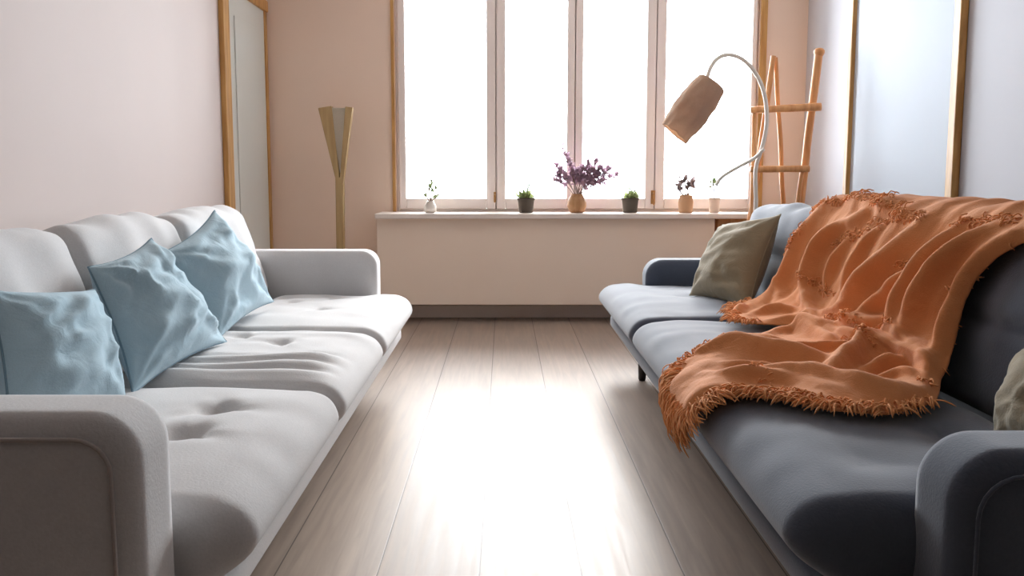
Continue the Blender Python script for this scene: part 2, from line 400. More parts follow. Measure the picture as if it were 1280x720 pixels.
sofa('sofa', 'light grey fabric sofa with tufted seat and blue pillows, on the left', -1, .405, 'lsofa',
     [1.22, 1.96, 2.68, 3.50], [1.22, 2.09, 2.77, 3.50], (1.07, 1.215), (3.505, 3.66), .62, .07, 1.005, .30,
     [[(.235, 1.74, .042, .036), (.235, 1.56, .042, .036), (.42, 1.66, .02, .03)], [(.28, 2.42, .022, .03), (.43, 2.52, .015, .03)], [(.30, 3.03, .020, .03), (.45, 3.2, .015, .03), (.30, 3.3, .015, .03)]],
     .512, .565, True, 'lpipe', .43, (0, .045))
sofa('sofa', 'slate grey fabric sofa under the rust orange throw, on the right', 1, .465, 'rsofa',
     [1.235, 2.05, 2.90, 3.84], [1.29, 2.07, 2.95, 3.82], (1.13, 1.275), (3.845, 3.99), .545, .085, 1.05, .30,
     [[(.42, 1.55, .02, .05), (.2, 1.42, .008, .06)], [(.3, 2.5, .01, .05)], [(.32, 3.4, .012, .05)]],
     .665, .69, False, 'rsofa', .425, (.0, .10))

# ------------------------------------------------------------------ pillows
def pillow(label, corners, thick, mat, pmat, seed, name='throw_pillow', group=None, wr=1.0, pinch=.10):
    A, B, Cc, D = [Vector(c) for c in corners]      # top-left, top-right, bottom-right, bottom-left as seen from the front
    cen = (A+B+Cc+D)/4; nrm = (B-A + Cc-D).cross(A-D + B-Cc).normalized()
    if nrm.dot(Vector((0, 0, H))-cen) < 0: nrm = -nrm
    N = 44; V = []; Fc = []
    def pos(u, v):
        # edges bow inwards between the corners
        k = 1
        uu = u*(1-pinch*(1-v*v)*abs(u)**2); vv = v*(1-pinch*(1-u*u)*abs(v)**2)
        s, t = (uu+1)/2, (1-vv)/2
        return (A*(1-s)+B*s)*(1-t) + (D*(1-s)+Cc*s)*t
    def thk(u, v):
        e = (max(0, 1-abs(u)**2.2)*max(0, 1-abs(v)**2.2))
        return thick*e**.55
    for side in (1, -1):
        base = len(V)
        for j in range(N+1):
            for i in range(N+1):
                u = math.sin((i/N*2-1)*math.pi/2*.97)/math.sin(math.pi/2*.97); v = math.sin((j/N*2-1)*math.pi/2*.97)/math.sin(math.pi/2*.97)
                p = pos(u, v); th = thk(u, v)
                e = min(1, 2.2*(1-max(abs(u), abs(v)))) 
                q = Vector((u*1.5+.6*nz((u, v, 0), 1.5, seed), v*1.5, seed*1.3+side))
                # gathers radiating from the corners plus soft dents
                w_ = 0
                for cu, cv in ((-1, -1), (1, -1), (-1, 1), (1, 1)):
                    d = math.hypot(u-cu, v-cv); ang = math.atan2(v-cv, u-cu)
                    w_ += math.exp(-(d/.75)**2)*math.sin(ang*11+seed+cu*2)*.010*min(1, d*3)
                w_ += .020*noise.noise(q*1.1) + .011*noise.noise(q*2.6) + .016*(1-abs(noise.noise(Vector((u*1.0+v*.5, v*3.2-u*1.0, seed)))*2.2))*.95 - .008
                if side < 0: w_ *= .3
                V.append(p + nrm*side*(th + wr*w_*e))
        for j in range(N):
            for i in range(N):
                a = base+j*(N+1)+i; Fc.append((a, a+1, a+N+2, a+N+1))
    root = empty(name, (D+Cc)/2, label, 'pillow', group)
    # weld the two sides along the seam
    import bmesh as _b
    o = mk('cover', V, Fc, mat, root); me = o.data; bm = _b.new(); bm.from_mesh(me)
    _b.ops.remove_doubles(bm, verts=bm.verts, dist=.0004); _b.ops.recalc_face_normals(bm, faces=bm.faces); bm.to_mesh(me); bm.free()
    ring = []
    for k in range(4*24):
        s, t = divmod(k, 24); t = t/24*2-1
        uv = [(t, -1), (1, t), (-t, 1), (-1, -t)][s]; ring.append(pos(*uv))
    ring.append(ring[0])
    MB().tube(ring, .0028, 6, cap=False).build('seam_piping', pmat, root)
    return root
pillow('blue linen throw pillow right behind the near armrest of the light grey sofa', [(-1.03, 1.58, .725), at(119, 362, 1.93), (-.83, 1.72, .455), (-.88, 1.38, .455)], .075, 'blue', 'bluepipe', 2, wr=.65)
pillow('middle of the three blue linen throw pillows, creased, between the other two', [at(110, 334, 2.02), at(189, 298, 2.32), at(283, 427, 2.38), at(166, 492, 1.86)], .080, 'blue', 'bluepipe', 5, wr=1.3)
pillow('blue linen throw pillow nearest the window, corner pointing up', [at(203, 316, 2.50), at(268, 263, 2.88), at(342, 377, 3.02), at(273, 424, 2.50)], .085, 'blue', 'bluepipe', 8, wr=1.2)
pillow('olive beige throw pillow at the window end of the slate grey sofa', [at(903, 281, 3.60), at(976, 268, 3.20), at(936, 387, 3.06), at(862, 369, 3.42)], .095, 'olive', 'olive', 11, wr=.6)
pillow('olive beige throw pillow behind the near armrest of the slate grey sofa', [at(1292, 440, 1.66), (1.07, 1.36, .72), (.96, 1.33, .455), at(1240, 545, 1.50)], .06, 'olive', 'olive', 14, wr=.6)

# ------------------------------------------------------------------ rust throw
PR = [(1.43, .50), (1.42, .68), (1.395, .79), (1.34, .85), (1.26, .872), (1.19, .858), (1.145, .80), (1.115, .72), (1.085, .63), (1.05, .545), (1.00, .485), (.93, .458), (.85, .455), (.70, .455), (.58, .452), (.50, .438), (.455, .405), (.438, .365), (.436, .30), (.438, .22), (.44, .05)]
PR = [Vector((a, 0, b)) for a, b in PR]
def chaikin(p):
    q = [p[0]]
    for a, b in zip(p, p[1:]): q += [a*.75+b*.25, a*.25+b*.75]
    return q+[p[-1]]
PR = chaikin(chaikin(PR)); AL = [0]
for a, b in zip(PR, PR[1:]): AL.append(AL[-1]+(b-a).length)
def prof(s):
    s = min(max(s, 0), AL[-1]-1e-6); lo, hi = 0, len(AL)-1
    while hi-lo > 1:
        m_ = (lo+hi)//2
        if AL[m_] <= s: lo = m_
        else: hi = m_
    t = (s-AL[lo])/(AL[lo+1]-AL[lo]); p = PR[lo].lerp(PR[lo+1], t)
    d = (PR[min(lo+2, len(PR)-1)]-PR[max(lo-1, 0)]).normalized(); nn = Vector((-d.z, 0, d.x))
    if nn.z < -.2 or (abs(nn.z) < .3 and False): nn = -nn
    return p, nn
# outward normal check: on the seat the path runs towards -x, normal must be +z
_p, _n = prof(AL[-1]*.55); NS = 1 if _n.z > 0 else -1
def prof2(s):
    s0 = min(max(s, 0), AL[-1]-1e-6); lo, hi = 0, len(AL)-1
    while hi-lo > 1:
        m_ = (lo+hi)//2
        if AL[m_] <= s0: lo = m_
        else: hi = m_
    t = (s0-AL[lo])/(AL[lo+1]-AL[lo]); p = PR[lo].lerp(PR[lo+1], t)
    d0 = (PR[lo+1]-PR[lo]).normalized(); a_ = PR[max(lo-2, 0)]; b_ = PR[min(lo+3, len(PR)-1)]; d = (b_-a_).normalized()
    return p, Vector((d.z, 0, -d.x))       # path goes over the top towards -x: outward side
def st(px, py):
    """where the sight line through a picture point meets the sofa profile"""
    d = ray(px, py); best = None
    for k in range(len(PR)-1):
        a, b = PR[k], PR[k+1]; ex, ez = b.x-a.x, b.z-a.z
        det = d.x*(-ez) - d.z*(-ex)
        if abs(det) < 1e-9: continue
        lam = (a.x*(-ez) - (a.z-H)*(-ex))/det; u = (d.x*(a.z-H) - d.z*a.x)/det
        if 0 <= u <= 1 and lam > .1 and (best is None or lam < best[0]): best = (lam, AL[k]+u*(AL[k+1]-AL[k]))
    if best: return (best[1], d.y*best[0])
    # silhouette: nearest by angle
    ang = math.atan2(d.z, d.x); bb_ = min(range(len(PR)), key=lambda k: abs(math.atan2(PR[k].z-H, PR[k].x)-ang))
    return (AL[bb_], PR[bb_].x/d.x*d.y)
RID = min(range(len(PR)), key=lambda k: -math.atan2(PR[k].z-H, PR[k].x)); SR = AL[RID]
out_px = [(1030, 263), (1012, 288), (1001, 312), (992, 338), (978, 358), (958, 370), (940, 379), (916, 386), (912, 394), (916, 405), (945, 408), (985, 410), (1010, 408), (1000, 414), (965, 418), (925, 424), (895, 434), (868, 447), (850, 462), (841, 480), (843, 500), (852, 520), (868, 528), (884, 508), (905, 497), (940, 500), (985, 506), (1030, 516), (1070, 520), (1110, 522), (1150, 514), (1172, 506), (1180, 482), (1195, 450), (1208, 415), (1218, 380), (1232, 350), (1255, 325), (1285, 306), (1320, 296)]
OUT = [st(*p) for p in out_px]
def chk2(p):
    q = [p[0]]
    for a, b in zip(p, p[1:]): q += [tuple(a[k]*.75+b[k]*.25 for k in (0, 1)), tuple(a[k]*.25+b[k]*.75 for k in (0, 1))]
    return q+[p[-1]]
_tl = OUT[0][1]; _tr = OUT[-1][1]
OUT = [(SR-.16, _tl+.02), (SR-.05, _tl+.02)] + OUT + [(SR-.02, _tr-.04), (SR-.16, _tr-.04)]
FR0, FR1 = 2+6, 2+10         # upper fringe run (outline indices)
FR2, FR3 = 2+15, 2+31        # lower fringe run
def c7(l_): return [(740+x/2.118, 230+y/2.118) for x, y in l_]
folds = [  # (crop points, height, width)
 ([(655, 55), (600, 110), (560, 180), (535, 250), (500, 300), (440, 335)], .040, .028),
 ([(740, 90), (670, 130), (625, 190), (600, 260), (585, 330), (590, 380)], .050, .026),
 ([(800, 115), (745, 170), (715, 230), (690, 280)], .036, .020),
 ([(690, 160), (650, 230), (632, 290)], .020, .014),
 ([(880, 120), (830, 190), (770, 260), (710, 320), (670, 375)], .060, .040),
 ([(905, 215), (870, 250), (820, 300), (760, 345), (720, 390)], .040, .018),
 ([(980, 130), (940, 190), (890, 270), (850, 350), (800, 430)], .055, .030),
 ([(1090, 125), (1020, 180), (950, 250), (900, 330), (850, 420)], .060, .026),
 ([(1140, 150), (1070, 205), (1010, 280), (985, 360), (955, 430), (940, 500)], .050, .034),
 ([(1010, 215), (960, 280), (920, 350)], .018, .014),
 ([(600, 80), (680, 60), (760, 62), (830, 90), (900, 110)], .018, .022),
 ([(430, 335), (390, 345), (370, 350)], .022, .018),
 ([(560, 345), (480, 350), (400, 362)], .024, .016),
 ([(620, 350), (540, 372), (470, 378)], .020, .014),
 ([(500, 230), (520, 290), (500, 330)], .022, .016),
 ([(330, 425), (420, 428), (500, 445), (560, 452)], .026, .018),
 ([(290, 470), (380, 462), (470, 478), (560, 490), (640, 500)], .048, .026),
 ([(470, 402), (540, 388), (610, 400), (650, 425)], .045, .034),
 ([(500, 472), (545, 455), (620, 455), (700, 440)], .030, .014),
 ([(300, 520), (380, 530), (450, 528), (540, 540), (620, 570), (700, 590)], .024, .020),
 ([(430, 515), (540, 530), (640, 560), (740, 582), (880, 575)], .045, .026),
 ([(615, 535), (680, 485), (740, 455), (790, 420)], .060, .030),
 ([(640, 400), (700, 390), (760, 400), (800, 380)], .036, .020),
 ([(620, 350), (690, 345), (740, 330)], .026, .016),
 ([(760, 440), (830, 470), (900, 500), (930, 540)], .034, .026),
 ([(700, 520), (760, 500), (830, 495)], .034, .020),
 ([(840, 380), (850, 440), (900, 480)], .026, .020),
 ([(340, 452), (420, 446), (500, 458)], .018, .010),
 ([(360, 498), (440, 503), (520, 512)], .020, .012),
 ([(660, 420), (700, 440), (760, 430)], .034, .014),
 ([(560, 395), (600, 425), (660, 450)], .026, .014),
 ([(740, 540), (800, 530), (880, 540)], .024, .014),
]
FL = []
for pl, am, wd in folds:
    q = [Vector(st(*p)+(0,)) for p in c7(pl)]; q = chaikin(chaikin(q)); FL.append((q, am, wd, min(p.x for p in q)-.12, max(p.x for p in q)+.12, min(p.y for p in q)-.12, max(p.y for p in q)+.12))
def segd(p, a, b):
    ab = b-a; L = ab.length_squared; t = 0 if L < 1e-12 else max(0, min(1, (p-a).dot(ab)/L)); return (p-a-ab*t), t
def fold_h(s, t):
    p0 = Vector((s, t, 0)); p = p0 + Vector((noise.noise(Vector((s*9, t*9, 1))), noise.noise(Vector((s*9, t*9, 5))), 0))*.0
    p = p0 + Vector((noise.noise(Vector((s*3.5, t*3.5, 1))), noise.noise(Vector((s*3.5, t*3.5, 5))), 0))*.03
    hh = 0
    for q, am, wd, x0, x1, y0, y1 in FL:
        if not (x0 < s < x1 and y0 < t < y1): continue
        best = 1e9; bk = 0
        for k in range(len(q)-1):
            d, u = segd(p, q[k], q[k+1]); L = d.length
            if L < best: best = L; bk = (k+u)/(len(q)-1)
        env = .30+.70*ss(0, .42, min(bk, 1-bk)); wd_ = wd*(.8+.5*bk+.5*noise.noise(Vector((s*6, t*6, am*99))))
        v = am*1.15*env*math.exp(-(best/(wd_*1.15))**2)
        hh = math.sqrt(hh*hh+v*v) if v > 0 else hh
    hh += .010 + .009*(1 if s < 1.0 else .3)*noise.noise(Vector((s*2.5+t*2, t*19-s*6, 7.7))) + .018*noise.noise(Vector((s*5+.8*t, t*9, 3.3))) + .006*noise.noise(Vector((s*14, t*14, 9))) + .0015*noise.noise(Vector((s*40, t*40, 2)))
    return hh
def throw_pt(s, t, extra=0.0):
    p, nn = prof2(s); return Vector((p.x, t, p.z)) + nn*extra
polyP = OUT
def inside(s, t):
    c = False; j = len(polyP)-1
    for i in range(len(polyP)):
        a, b = polyP[i], polyP[j]
        if (a[1] > t) != (b[1] > t) and s < (b[0]-a[0])*(t-a[1])/(b[1]-a[1])+a[0]: c = not c
        j = i
    return c
def near_edge(s, t):
    p = Vector((s, t, 0)); best = (9, None)
    for i in range(len(polyP)):
        a = Vector(polyP[i]+(0,)); b = Vector(polyP[(i+1) % len(polyP)]+(0,)); d, u = segd(p, a, b)
        if d.length < best[0]: best = (d.length, p-d)
    return best
def build_throw():
    stp = .0095; from mathutils.geometry import delaunay_2d_cdt
    ring = []
    for i in range(len(OUT)):
        a = Vector(OUT[i]); b = Vector(OUT[(i+1) % len(OUT)]); k = max(1, int((b-a).length/stp))
        ring += [a.lerp(b, m_/k) for m_ in range(k)]
    nr = len(ring); rnd = random.Random(3); pts2 = list(ring)
    s0 = min(p[0] for p in OUT); s1 = max(p[0] for p in OUT); t0 = min(p[1] for p in OUT); t1 = max(p[1] for p in OUT)
    i = 0; q_ = s0
    while q_ < s1:
        t = t0 + (i % 2)*stp*.5
        while t < t1:
            if inside(q_, t) and near_edge(q_, t)[0] > stp*.6: pts2.append(Vector((q_, t)))
            t += stp
        q_ += stp*.87; i += 1
    vo, eo, fo = delaunay_2d_cdt(pts2, [(k, (k+1) % nr) for k in range(nr)], [], 1, 1e-6)[:3]
    V = []
    for v in vo:
        d = near_edge(v.x, v.y)[0]; hh = fold_h(v.x, v.y)*(.18+.82*ss(-.004, .03, d)) + .006
        p, nn = prof2(v.x); V.append(Vector((p.x, v.y, p.z)) + nn*max(hh, .006))
    Fc = [tuple(f_) for f_ in fo]
    c_ = OUT[20]; root = empty('throw_blanket', throw_pt((OUT[14][0]), OUT[14][1]), 'rust orange fringed throw blanket draped over the slate grey sofa', 'blanket')
    o = mk('cloth', V, Fc, 'throw', root)
    so = o.modifiers.new('solid', 'SOLIDIFY'); so.thickness = .006; so.offset = 0
    sb = o.modifiers.new('sub', 'SUBSURF'); sb.levels = 1; sb.render_levels = 1
    # fringe
    fm = MB()
    def strands(i0, i1, per, ln, seed, spread=.7, curl=1.0, bias=0.0):
        rnd = random.Random(seed)
        for i in range(i0, i1):
            a = Vector(OUT[i]+(0,)); b = Vector(OUT[i+1]+(0,)); L = (b-a).length; e = (b-a).normalized()
            nrm = Vector((e.y, -e.x, 0)); mid = (a+b)/2+nrm*.01
            if inside(mid.x, mid.y): nrm = -nrm
            for k in range(max(1, int(L*per))):
                u = rnd.random(); p = a.lerp(b, u) - nrm*rnd.uniform(0, .045); dirv = (nrm + e*(bias+rnd.uniform(-spread, spread))).normalized()
                n_ = 7; l_ = ln*rnd.uniform(.6, 1.25); cur = rnd.uniform(-9, 9)*curl; pts = []; q = p.copy(); hgt = rnd.uniform(.004, .02)
                for m_ in range(n_):
                    f_ = m_/(n_-1); pts.append(throw_pt(q.x, q.y, .006 + hgt*math.sin(math.pi*f_)*1.0 + .002*rnd.random() + .004*(1-f_)))
                    ang = cur*l_/n_*1.2+rnd.uniform(-.35, .35)*curl; dirv = Vector((dirv.x*math.cos(ang)-dirv.y*math.sin(ang), dirv.x*math.sin(ang)+dirv.y*math.cos(ang), 0))
                    q = q + dirv*l_/n_
                r0 = rnd.uniform(.0013, .0026); fm.tube(pts, [r0]*(n_-2)+[r0*.9, r0*.4], 5)
    strands(FR0, FR1, 420, .050, 1); strands(FR2, FR2+3, 360, .03, 2); strands(FR2+3, FR2+9, 1000, .085, 3, .45, .5); strands(FR2+9, FR3, 520, .050, 4, 1.6, .6, -.9)
    strands(2, FR0, 60, .012, 5); strands(FR3, len(OUT)-3, 50, .014, 6)
    tag(fm.build('fringe', 'fringe', root), None, None, kind='stuff')
    # frayed tufts along the woven rows
    tm = MB(); rnd = random.Random(9)
    rows = [c7([(600, 80), (680, 60), (740, 55), (800, 72), (850, 95), (900, 105)]), c7([(650, 175), (680, 150), (760, 118), (840, 100)]), c7([(560, 240), (640, 290), (650, 300)]), c7([(970, 120), (1060, 108), (1140, 112)]),
            c7([(640, 370), (700, 380), (750, 400), (770, 420)]), c7([(690, 440), (740, 450), (770, 470)]), c7([(840, 225), (880, 215)]), c7([(980, 280), (1000, 305)]), c7([(820, 400), (850, 380)]), c7([(520, 235), (545, 200), (600, 120)]), c7([(500, 475), (540, 460), (580, 480)]), c7([(300, 455), (330, 440), (360, 425)]), c7([(430, 520), (520, 570), (640, 600), (780, 610)]), c7([(860, 560), (910, 560)])]
    for r_ in rows:
        q = chaikin(chaikin([Vector(st(*p)+(0,)) for p in r_]))
        for a, b in zip(q, q[1:]):
            for k in range(max(1, int((b-a).length*260))):
                p = a.lerp(b, rnd.random()) + Vector((rnd.gauss(0, .006), rnd.gauss(0, .006), 0)); h0 = fold_h(p.x, p.y); ang = rnd.uniform(0, 6.28); pts = []; cur = rnd.uniform(-1, 1)
                for m_ in range(5):
                    pts.append(throw_pt(p.x, p.y, h0+.006+.009*math.sin(m_/4*math.pi)*rnd.uniform(.6, 1.3))); ang += cur; p = p + Vector((math.cos(ang), math.sin(ang), 0))*.006
                tm.tube(pts, .0018, 4)
    tag(tm.build('frayed_yarn', 'fringe', root), None, None, kind='stuff')
    return root
build_throw()

# ------------------------------------------------------------------ left Y shaped lamp
def plank(mb, p0, p1, w0, w1, th):
    """flat board from p0 to p1, width in x, thickness in y"""
    p0 = Vector(p0); p1 = Vector(p1); d = (p1-p0).normalized(); u = Vector((d.z, 0, -d.x))
    V = []
    for p, w_ in ((p0, w0), (p1, w1)):
        for a, b in ((-1, -1), (1, -1), (1, 1), (-1, 1)): V.append(p + u*a*w_/2 + Vector((0, b*th/2, 0)))
    mb.add(V, [(0, 1, 2, 3), (7, 6, 5, 4), (0, 4, 5, 1), (1, 5, 6, 2), (2, 6, 7, 3), (3, 7, 4, 0)])
YL = 5.05
lp = empty('floor_lamp', (at(425, 300, YL).x, YL, 0), 'wooden Y-shaped floor lamp with pale shade in its fork, by the left corner', 'lamp')
for (tx, w1) in ((407, 17), (437, 9)):
    b_ = MB(); plank(b_, at(423.5 if tx < 420 else 427.5, 228, YL), at(tx, 134, YL), .022, w1*YL/F, .05); bevel(b_.build('fork_arm', 'lampwood', lp, False), .003)
b_ = MB(); plank(b_, (at(425, 300, YL).x, YL, .03), at(425, 222, YL), .045, .05, .05); bevel(b_.build('pole', 'lampwood', lp, False), .004)
bevel(MB().lathe((at(425, 300, YL).x, YL, 0), [(.13, 0), (.13, .02), (.05, .03)], 32).build('base', 'lampwood', lp), .004)
q = [at(413, 135, YL), at(434, 135, YL), at(427, 216, YL), at(425.5, 216, YL)]; dy = Vector((0, .018, 0))
sh = MB().add([p-dy for p in q]+[p+dy for p in q], [(0, 1, 2, 3), (7, 6, 5, 4), (0, 4, 5, 1), (1, 5, 6, 2), (2, 6, 7, 3), (3, 7, 4, 0)])
bevel(sh.build('lamp_shade', 'shade', lp, False), .004)

# ------------------------------------------------------------------ ladder rack
YR = 4.75
ld = empty('ladder_rack', (at(970, 300, YR).x, YR, 0), 'wooden ladder rack of knobbly poles and two rungs in the right corner', 'rack')
def pole(name, a, b, r0, r1, dy0=0, dy1=0, tofloor=True, wob=.004, seed=0):
    p0 = at(a[0], a[1], YR+dy0); p1 = at(b[0], b[1], YR+dy1)
    if tofloor: k = p0.z/(p0.z-p1.z); p1 = p0 + (p1-p0)*k; p1.z = 0
    pts = []; rs = []
    for i in range(25):
        t = i/24; p = p0.lerp(p1, t); p += Vector((nz((t*5, 0, seed), 1.3, seed), nz((0, t*5, seed), 1.3, seed+4), 0))*wob; pts.append(p); rs.append((r0+(r1-r0)*t)*(1+.10*nz((t*14, 1, 0), 1, seed)))
    pts[-1].z = p1.z; return MB().tube(pts, rs, 12).build(name, 'pine', ld)
pole('pole', (966.6, 70), (941.5, 249), .016, .021, .02, .0, seed=1)
pole('pole', (969.5, 72), (979, 249), .013, .016, .05, .05, seed=2)
pole('pole', (1023.5, 62), (1001.5, 249), .023, .021, -.03, .02, seed=3)
pole('pole', (943.5, 135), (940.5, 249), .014, .015, -.02, -.04, seed=4)
pole('pole', (1003, 212), (998, 249), .013, .013, -.04, -.05, seed=5)
p_ = at(1023.8, 66, YR-.03); MB().lathe(p_, [(.004, .028), (.020, .024), (.031, .012), (.030, -.004), (.023, -.018), (.020, -.022)][::-1], 14).build('pole_knob', 'pine', ld)
pole('rung', (938, 137.5), (1026, 133.5), .019, .024, -.035, -.06, False, seed=6)
pole('rung', (938, 211.5), (1011, 211), .019, .020, -.055, -.06, False, seed=7)

# ------------------------------------------------------------------ arc lamp
YA = 4.55
al = empty('arc_lamp', (at(946, 250, YA).x, YA, 0), 'arching floor lamp with crumpled tan paper shade hanging before the window', 'lamp')
arc = [(945, 249), (944, 225), (945, 206), (951, 190), (957.5, 165), (959, 145), (957, 122), (950, 100), (938, 82), (925, 71.5), (910, 67.5), (897, 72), (888, 84), (883.5, 98)]
pts = [at(x, y, YA) for x, y in arc]; low = [Vector((pts[0].x, YA, .03)), Vector((pts[0].x, YA, .4))]
pts = [low[0], low[1]]+chaikin(chaikin(pts)); MB().tube(pts, [.013]*3+[.012]*(len(pts)-3), 10).build('arc_pole', 'lampmetal', al)
MB().lathe((pts[0].x, YA, 0), [(.14, 0), (.14, .018), (.03, .03), (.015, .05)], 36).build('base', 'lampmetal', al)
MB().tube(chaikin([at(x, y, YA-.02) for x, y in ((955, 186), (946, 196), (934, 203), (915, 213), (901, 222), (895, 232))]), .010, 8).build('side_arm', 'lampmetal', al)
# shade: crumpled cylinder
c0 = at(890, 104, YA); c1 = at(843, 167, YA); ax = (c1-c0); Ls = ax.length; ax.normalize(); u_ = ax.cross(Vector((0, 1, 0))).normalized(); v_ = ax.cross(u_)
V = []; Fc = []; NA, NL = 48, 26
for i in range(NL+1):
    t = i/NL
    for j in range(NA):
        an = 2*math.pi*j/NA; r = .082+.020*math.sin(math.pi*t)+.004*t
        cr = 1 + .10*(1-abs(noise.noise(Vector((math.cos(an)*1.8, math.sin(an)*1.8, t*3)))*2)) - .05 + .05*noise.noise(Vector((math.cos(an)*4, math.sin(an)*4, t*7)))
        sl_ = .008*math.cos(an-.6)*t**4 + .005*noise.noise(Vector((math.cos(an)*3, math.sin(an)*3, 9)))*t**3
        V.append(c0 + ax*(Ls*t+sl_) + (u_*math.cos(an)+v_*math.sin(an))*r*cr)
for i in range(NL):
    for j in range(NA): Fc.append((i*NA+j, i*NA+(j+1) % NA, (i+1)*NA+(j+1) % NA, (i+1)*NA+j))
V.append(c0 - ax*.004); Fc += [(j, (j+1) % NA, len(V)-1) for j in range(NA)]
shd = mk('lamp_shade', V, Fc, 'paper', al); so = shd.modifiers.new('s', 'SOLIDIFY'); so.thickness = .003; 
MB().tube([at(883.5, 96, YA), c0+ax*.02, c0+ax*.07], [.012, .018, .016], 12).build('socket', 'lampmetal', al)

# ------------------------------------------------------------------ plants on the sill
def leafmesh(mb, p, d, ln, wd, rnd, bend=.3):
    d = d.normalized(); side = d.cross(Vector((rnd.uniform(-.4, .4), rnd.uniform(-.4, .4), 1))).normalized(); upv = side.cross(d)
    a = p; m1 = p+d*ln*.35; m2 = p+d*ln*.7 - upv*ln*bend*.3*-1; e = p+d*ln + upv*ln*bend*-.3
    V = [a, m1+side*wd*.5+upv*wd*.15, m1-side*wd*.5+upv*wd*.15, m1, m2+side*wd*.4+upv*wd*.1, m2-side*wd*.4+upv*wd*.1, m2, e]
    mb.add(V, [(0, 1, 3), (0, 3, 2), (1, 4, 6, 3), (3, 6, 5, 2), (4, 7, 6), (6, 7, 5)])
def pot(px, y0, y1, wtop, wbot, mat, name, label, prof_=None, group=None, Yp=5.17, rim=True):
    c = at(px, y1, Yp); c.z = zs; k = Yp/F; h = (y1-y0)*k; rt, rb = wtop/2*k, wbot/2*k
    root = empty(name, c, label, 'plant', group)
    if prof_: pr = [(r*k, z*k) for r, z in prof_]
    else: pr = [(rb*.9, 0), (rb, .003), (rt*.97, h-.014), (rt*1.06, h-.012), (rt*1.06, h), (rt*.94, h), (rt*.92, h-.008)]
    MB().lathe(c, pr, 32).build('pot', mat, root)
    rs, zz = pr[-1]; MB().lathe(c, [(rs*.99, zz-.004), (rs*.6, zz-.001), (rs*.05, zz)], 24).build('soil', 'soil', root)
    return root, c+Vector((0, 0, pr[-1][1])), rt
for px, lab, sd, hh in ((657.5, 'small succulent in a dark pot standing left of the purple bouquet', 3, 1.0), (787.5, 'small succulent in a dark pot standing right of the purple bouquet', 4, .85)):
    root, top, r = pot(px, 247.5, 266, 21, 17, 'darkpot', 'potted_succulent', lab, group='succulents in dark pots on the sill')
    rnd = random.Random(sd); lv = MB()
    for k in range(70):
        an = rnd.uniform(0, 6.28); el = rnd.uniform(.3, 1.45); d = Vector((math.cos(an)*math.cos(el), math.sin(an)*math.cos(el), math.sin(el)))
        p = top + Vector((rnd.uniform(-1, 1)*r*.6, rnd.uniform(-1, 1)*r*.6, -.003)); leafmesh(lv, p, d, rnd.uniform(.045, .08)*hh, .022, rnd)
    lv.build('foliage', 'leaf', root)
    st_ = MB(); sl2 = MB()
    for k in range(3):
        an = rnd.uniform(-.5, 1.0); ln = rnd.uniform(.06, .10)*hh; p1 = top+Vector((math.sin(an)*ln*.6, 0, ln)); st_.tube([top-Vector((0, 0, .004)), (top+p1)/2+Vector((0, .006, .01)), p1], .0018, 6)
        for m_ in range(6):
            a2 = rnd.uniform(0, 6.28); leafmesh(sl2, top.lerp(p1, .5+.1*m_), Vector((math.cos(a2), math.sin(a2), .5)), .032, .014, rnd)
    s_o = st_.build('stem', 'bark', root); sl2.build('sprig_leaves', 'leafpale', s_o)
# dried purple bouquet in a round bowl
root, top, r = pot(721, 243, 266, 14, 14, 'basket', 'dried_bouquet', 'dried purple flower bouquet in a round tan vase, tallest plant on the sill', [(7, 0), (9.5, 2), (12, 8), (12, 13), (9.5, 19), (7.5, 22), (7.8, 23.5), (6.6, 23)])
rnd = random.Random(21); stm = MB(); fl = MB()
targets = [(703, 183), (696, 208), (694, 226), (700, 214), (712, 205), (708, 196), (722, 214), (735, 205), (741, 214), (748, 220), (757, 218), (752, 228), (740, 230), (730, 222), (770, 220), (762, 212), (745, 204), (716, 222), (750, 212), (738, 224), (728, 212), (698, 219)]
for (tx, ty) in targets:
    p1 = at(tx, ty, 5.17+rnd.uniform(-.06, .05)); mid = top.lerp(p1, .5)+Vector((0, 0, .02)); b0 = top+Vector((rnd.uniform(-.015, .015), rnd.uniform(-.015, .015), -.02))
    cv = chaikin(chaikin([b0, mid, p1])); stm.tube(cv, [.0022]*len(cv), 5)
    dens = 2 if ty < 190 else 7
    for k, q in enumerate(cv):
        if k < len(cv)*.4: continue
        for m_ in range(dens):
            d = Vector((rnd.uniform(-1, 1), rnd.uniform(-1, 1), rnd.uniform(-.8, .8))) + (p1-top).normalized()*.8; leafmesh(fl, q, d, rnd.uniform(.03, .055), .02, rnd)
so_ = stm.build('stems', 'bark', root); fl.build('flowers', 'purple', root)
# tan pot with dusky tips
root, top, r = pot(857, 243, 266, 20, 16, 'tanpot', 'potted_plant', 'tan pot with spiky dusky sprigs, left of the pale pot below the arc lamp', [(8, 0), (8.5, 2), (9.5, 13), (8.8, 17), (8, 19.5), (8.6, 22), (7.2, 21)])
rnd = random.Random(5); stm = MB(); fl = MB()
for (tx, ty) in ((847, 232), (851, 224), (856, 222), (861, 230), (866, 226), (867, 234), (849, 238), (860, 236)):
    p1 = at(tx, ty, 5.17+rnd.uniform(-.03, .03)); cv = chaikin([top-Vector((0, 0, .01)), top.lerp(p1, .55)+Vector(((p1.x-top.x)*.25, 0, 0)), p1]); stm.tube(cv, .0036, 5)
    for k in range(9): leafmesh(fl, cv[-1].lerp(cv[-3], rnd.random()), Vector((rnd.uniform(-1, 1), rnd.uniform(-1, 1), rnd.uniform(0, 1.4))), rnd.uniform(.035, .055), .024, rnd)
stm.build('stems', 'bark', root); fl.build('leaves', 'dusk', root)
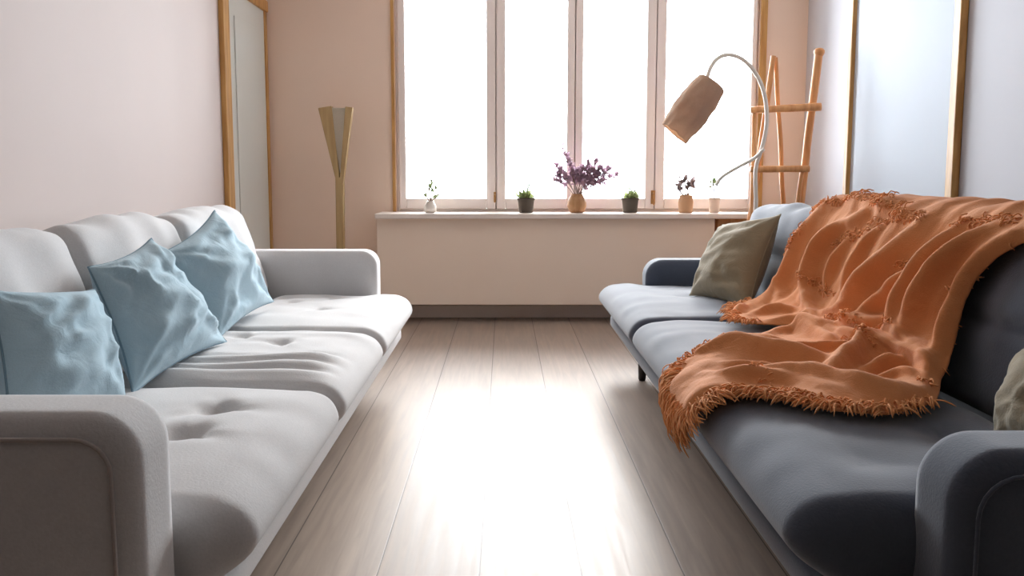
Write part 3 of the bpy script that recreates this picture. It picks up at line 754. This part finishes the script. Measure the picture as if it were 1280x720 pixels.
# pale pot with a thin seedling
root, top, r = pot(892.5, 247.5, 266, 13.5, 12, 'palepot', 'potted_seedling', 'small pale pot with a thin green seedling, rightmost on the sill', None)
stm = MB(); fl = MB(); rnd = random.Random(6); p1 = at(891.5, 228, 5.17); stm.tube([top-Vector((0, 0, .01)), top.lerp(p1, .5)+Vector((.002, 0, 0)), p1], .0045, 6)
for (tx, ty) in ((883, 224), (886, 232), (897, 221), (900, 230), (891, 222), (895, 226), (884, 228), (899, 225), (889, 234)):
    q = at(tx, ty, 5.17+rnd.uniform(-.03, .03)); b0 = top.lerp(p1, rnd.uniform(.7, 1)); leafmesh(fl, b0, q-b0, max(.05, (q-b0).length*1.3), .032, rnd); stm.tube([b0, b0.lerp(q, .5)], .002, 5)
stm.build('stems', 'bark', root); fl.build('leaves', 'leafpale', root)
# faint pale vase at the left
root, top, r = pot(538, 252, 266, 13, 13, 'glassvase', 'small_vase', 'tiny pale vase with faint grey sprigs, leftmost on the sill', [(5.5, 0), (7.5, 2), (8, 6), (6, 11), (4.5, 13), (5, 14.5), (4, 14)])
stm = MB(); fl = MB()
for (tx, ty) in ((536, 232), (540, 226), (544, 234), (531, 245), (546, 247)):
    p1 = at(tx, ty, 5.17); stm.tube([top-Vector((0, 0, .01)), top.lerp(p1, .5)+Vector((0, .004, .004)), p1], .003, 5)
    for k in range(4): leafmesh(fl, top.lerp(p1, .6+.1*k), Vector((rnd.uniform(-1, 1), rnd.uniform(-1, 1), .8)), .038, .02, rnd)
stm.build('stems', 'bark', root); fl.build('leaves', 'leafpale', root)

# ------------------------------------------------------------------ light
WS = 7.2
wd = bpy.data.worlds.new('world'); SC.world = wd; wd.use_nodes = True; n, l = wd.node_tree.nodes, wd.node_tree.links
bg = n['Background']; tc = n.new('ShaderNodeTexCoord'); sp = n.new('ShaderNodeSeparateXYZ'); l.new(tc.outputs['Generated'], sp.inputs[0])
rp = n.new('ShaderNodeValToRGB'); e = rp.color_ramp.elements; e[0].position = 0; e[0].color = (.80, .91, 1.0, 1); e[1].position = .5; e[1].color = (.90, .95, 1.0, 1)
l.new(sp.outputs['Z'], rp.inputs[0]); l.new(rp.outputs[0], bg.inputs[0]); bg.inputs[1].default_value = WS
pd = bpy.data.lights.new('window_portal', 'AREA'); pd.shape = 'RECTANGLE'; pd.size = WX1-WX0; pd.size_y = WZ1-SZ; pd.cycles.is_portal = True
po = bpy.data.objects.new('window_portal', pd); C.objects.link(po); po.location = ((WX0+WX1)/2, YF+.12, (SZ+WZ1)/2); po.rotation_euler = (-math.pi/2, 0, 0)

sd = bpy.data.lights.new('sun', 'SUN'); sd.energy = 1.0; sd.angle = math.radians(22); sd.color = (1.0, .95, .89)
su = bpy.data.objects.new('sun', sd); C.objects.link(su); su.location = (1, 8, 4); su.rotation_euler = Vector((.20, 1, .50)).to_track_quat('Z', 'Y').to_euler()
SC.view_settings.view_transform = 'Standard'; SC.view_settings.look = 'None'; SC.view_settings.gamma = 1; SC.view_settings.use_curve_mapping = False
SC.view_settings.exposure = 1.7
SC.cycles.max_bounces = 10; SC.cycles.diffuse_bounces = 6; SC.cycles.sample_clamp_indirect = 10; SC.cycles.use_denoising = True
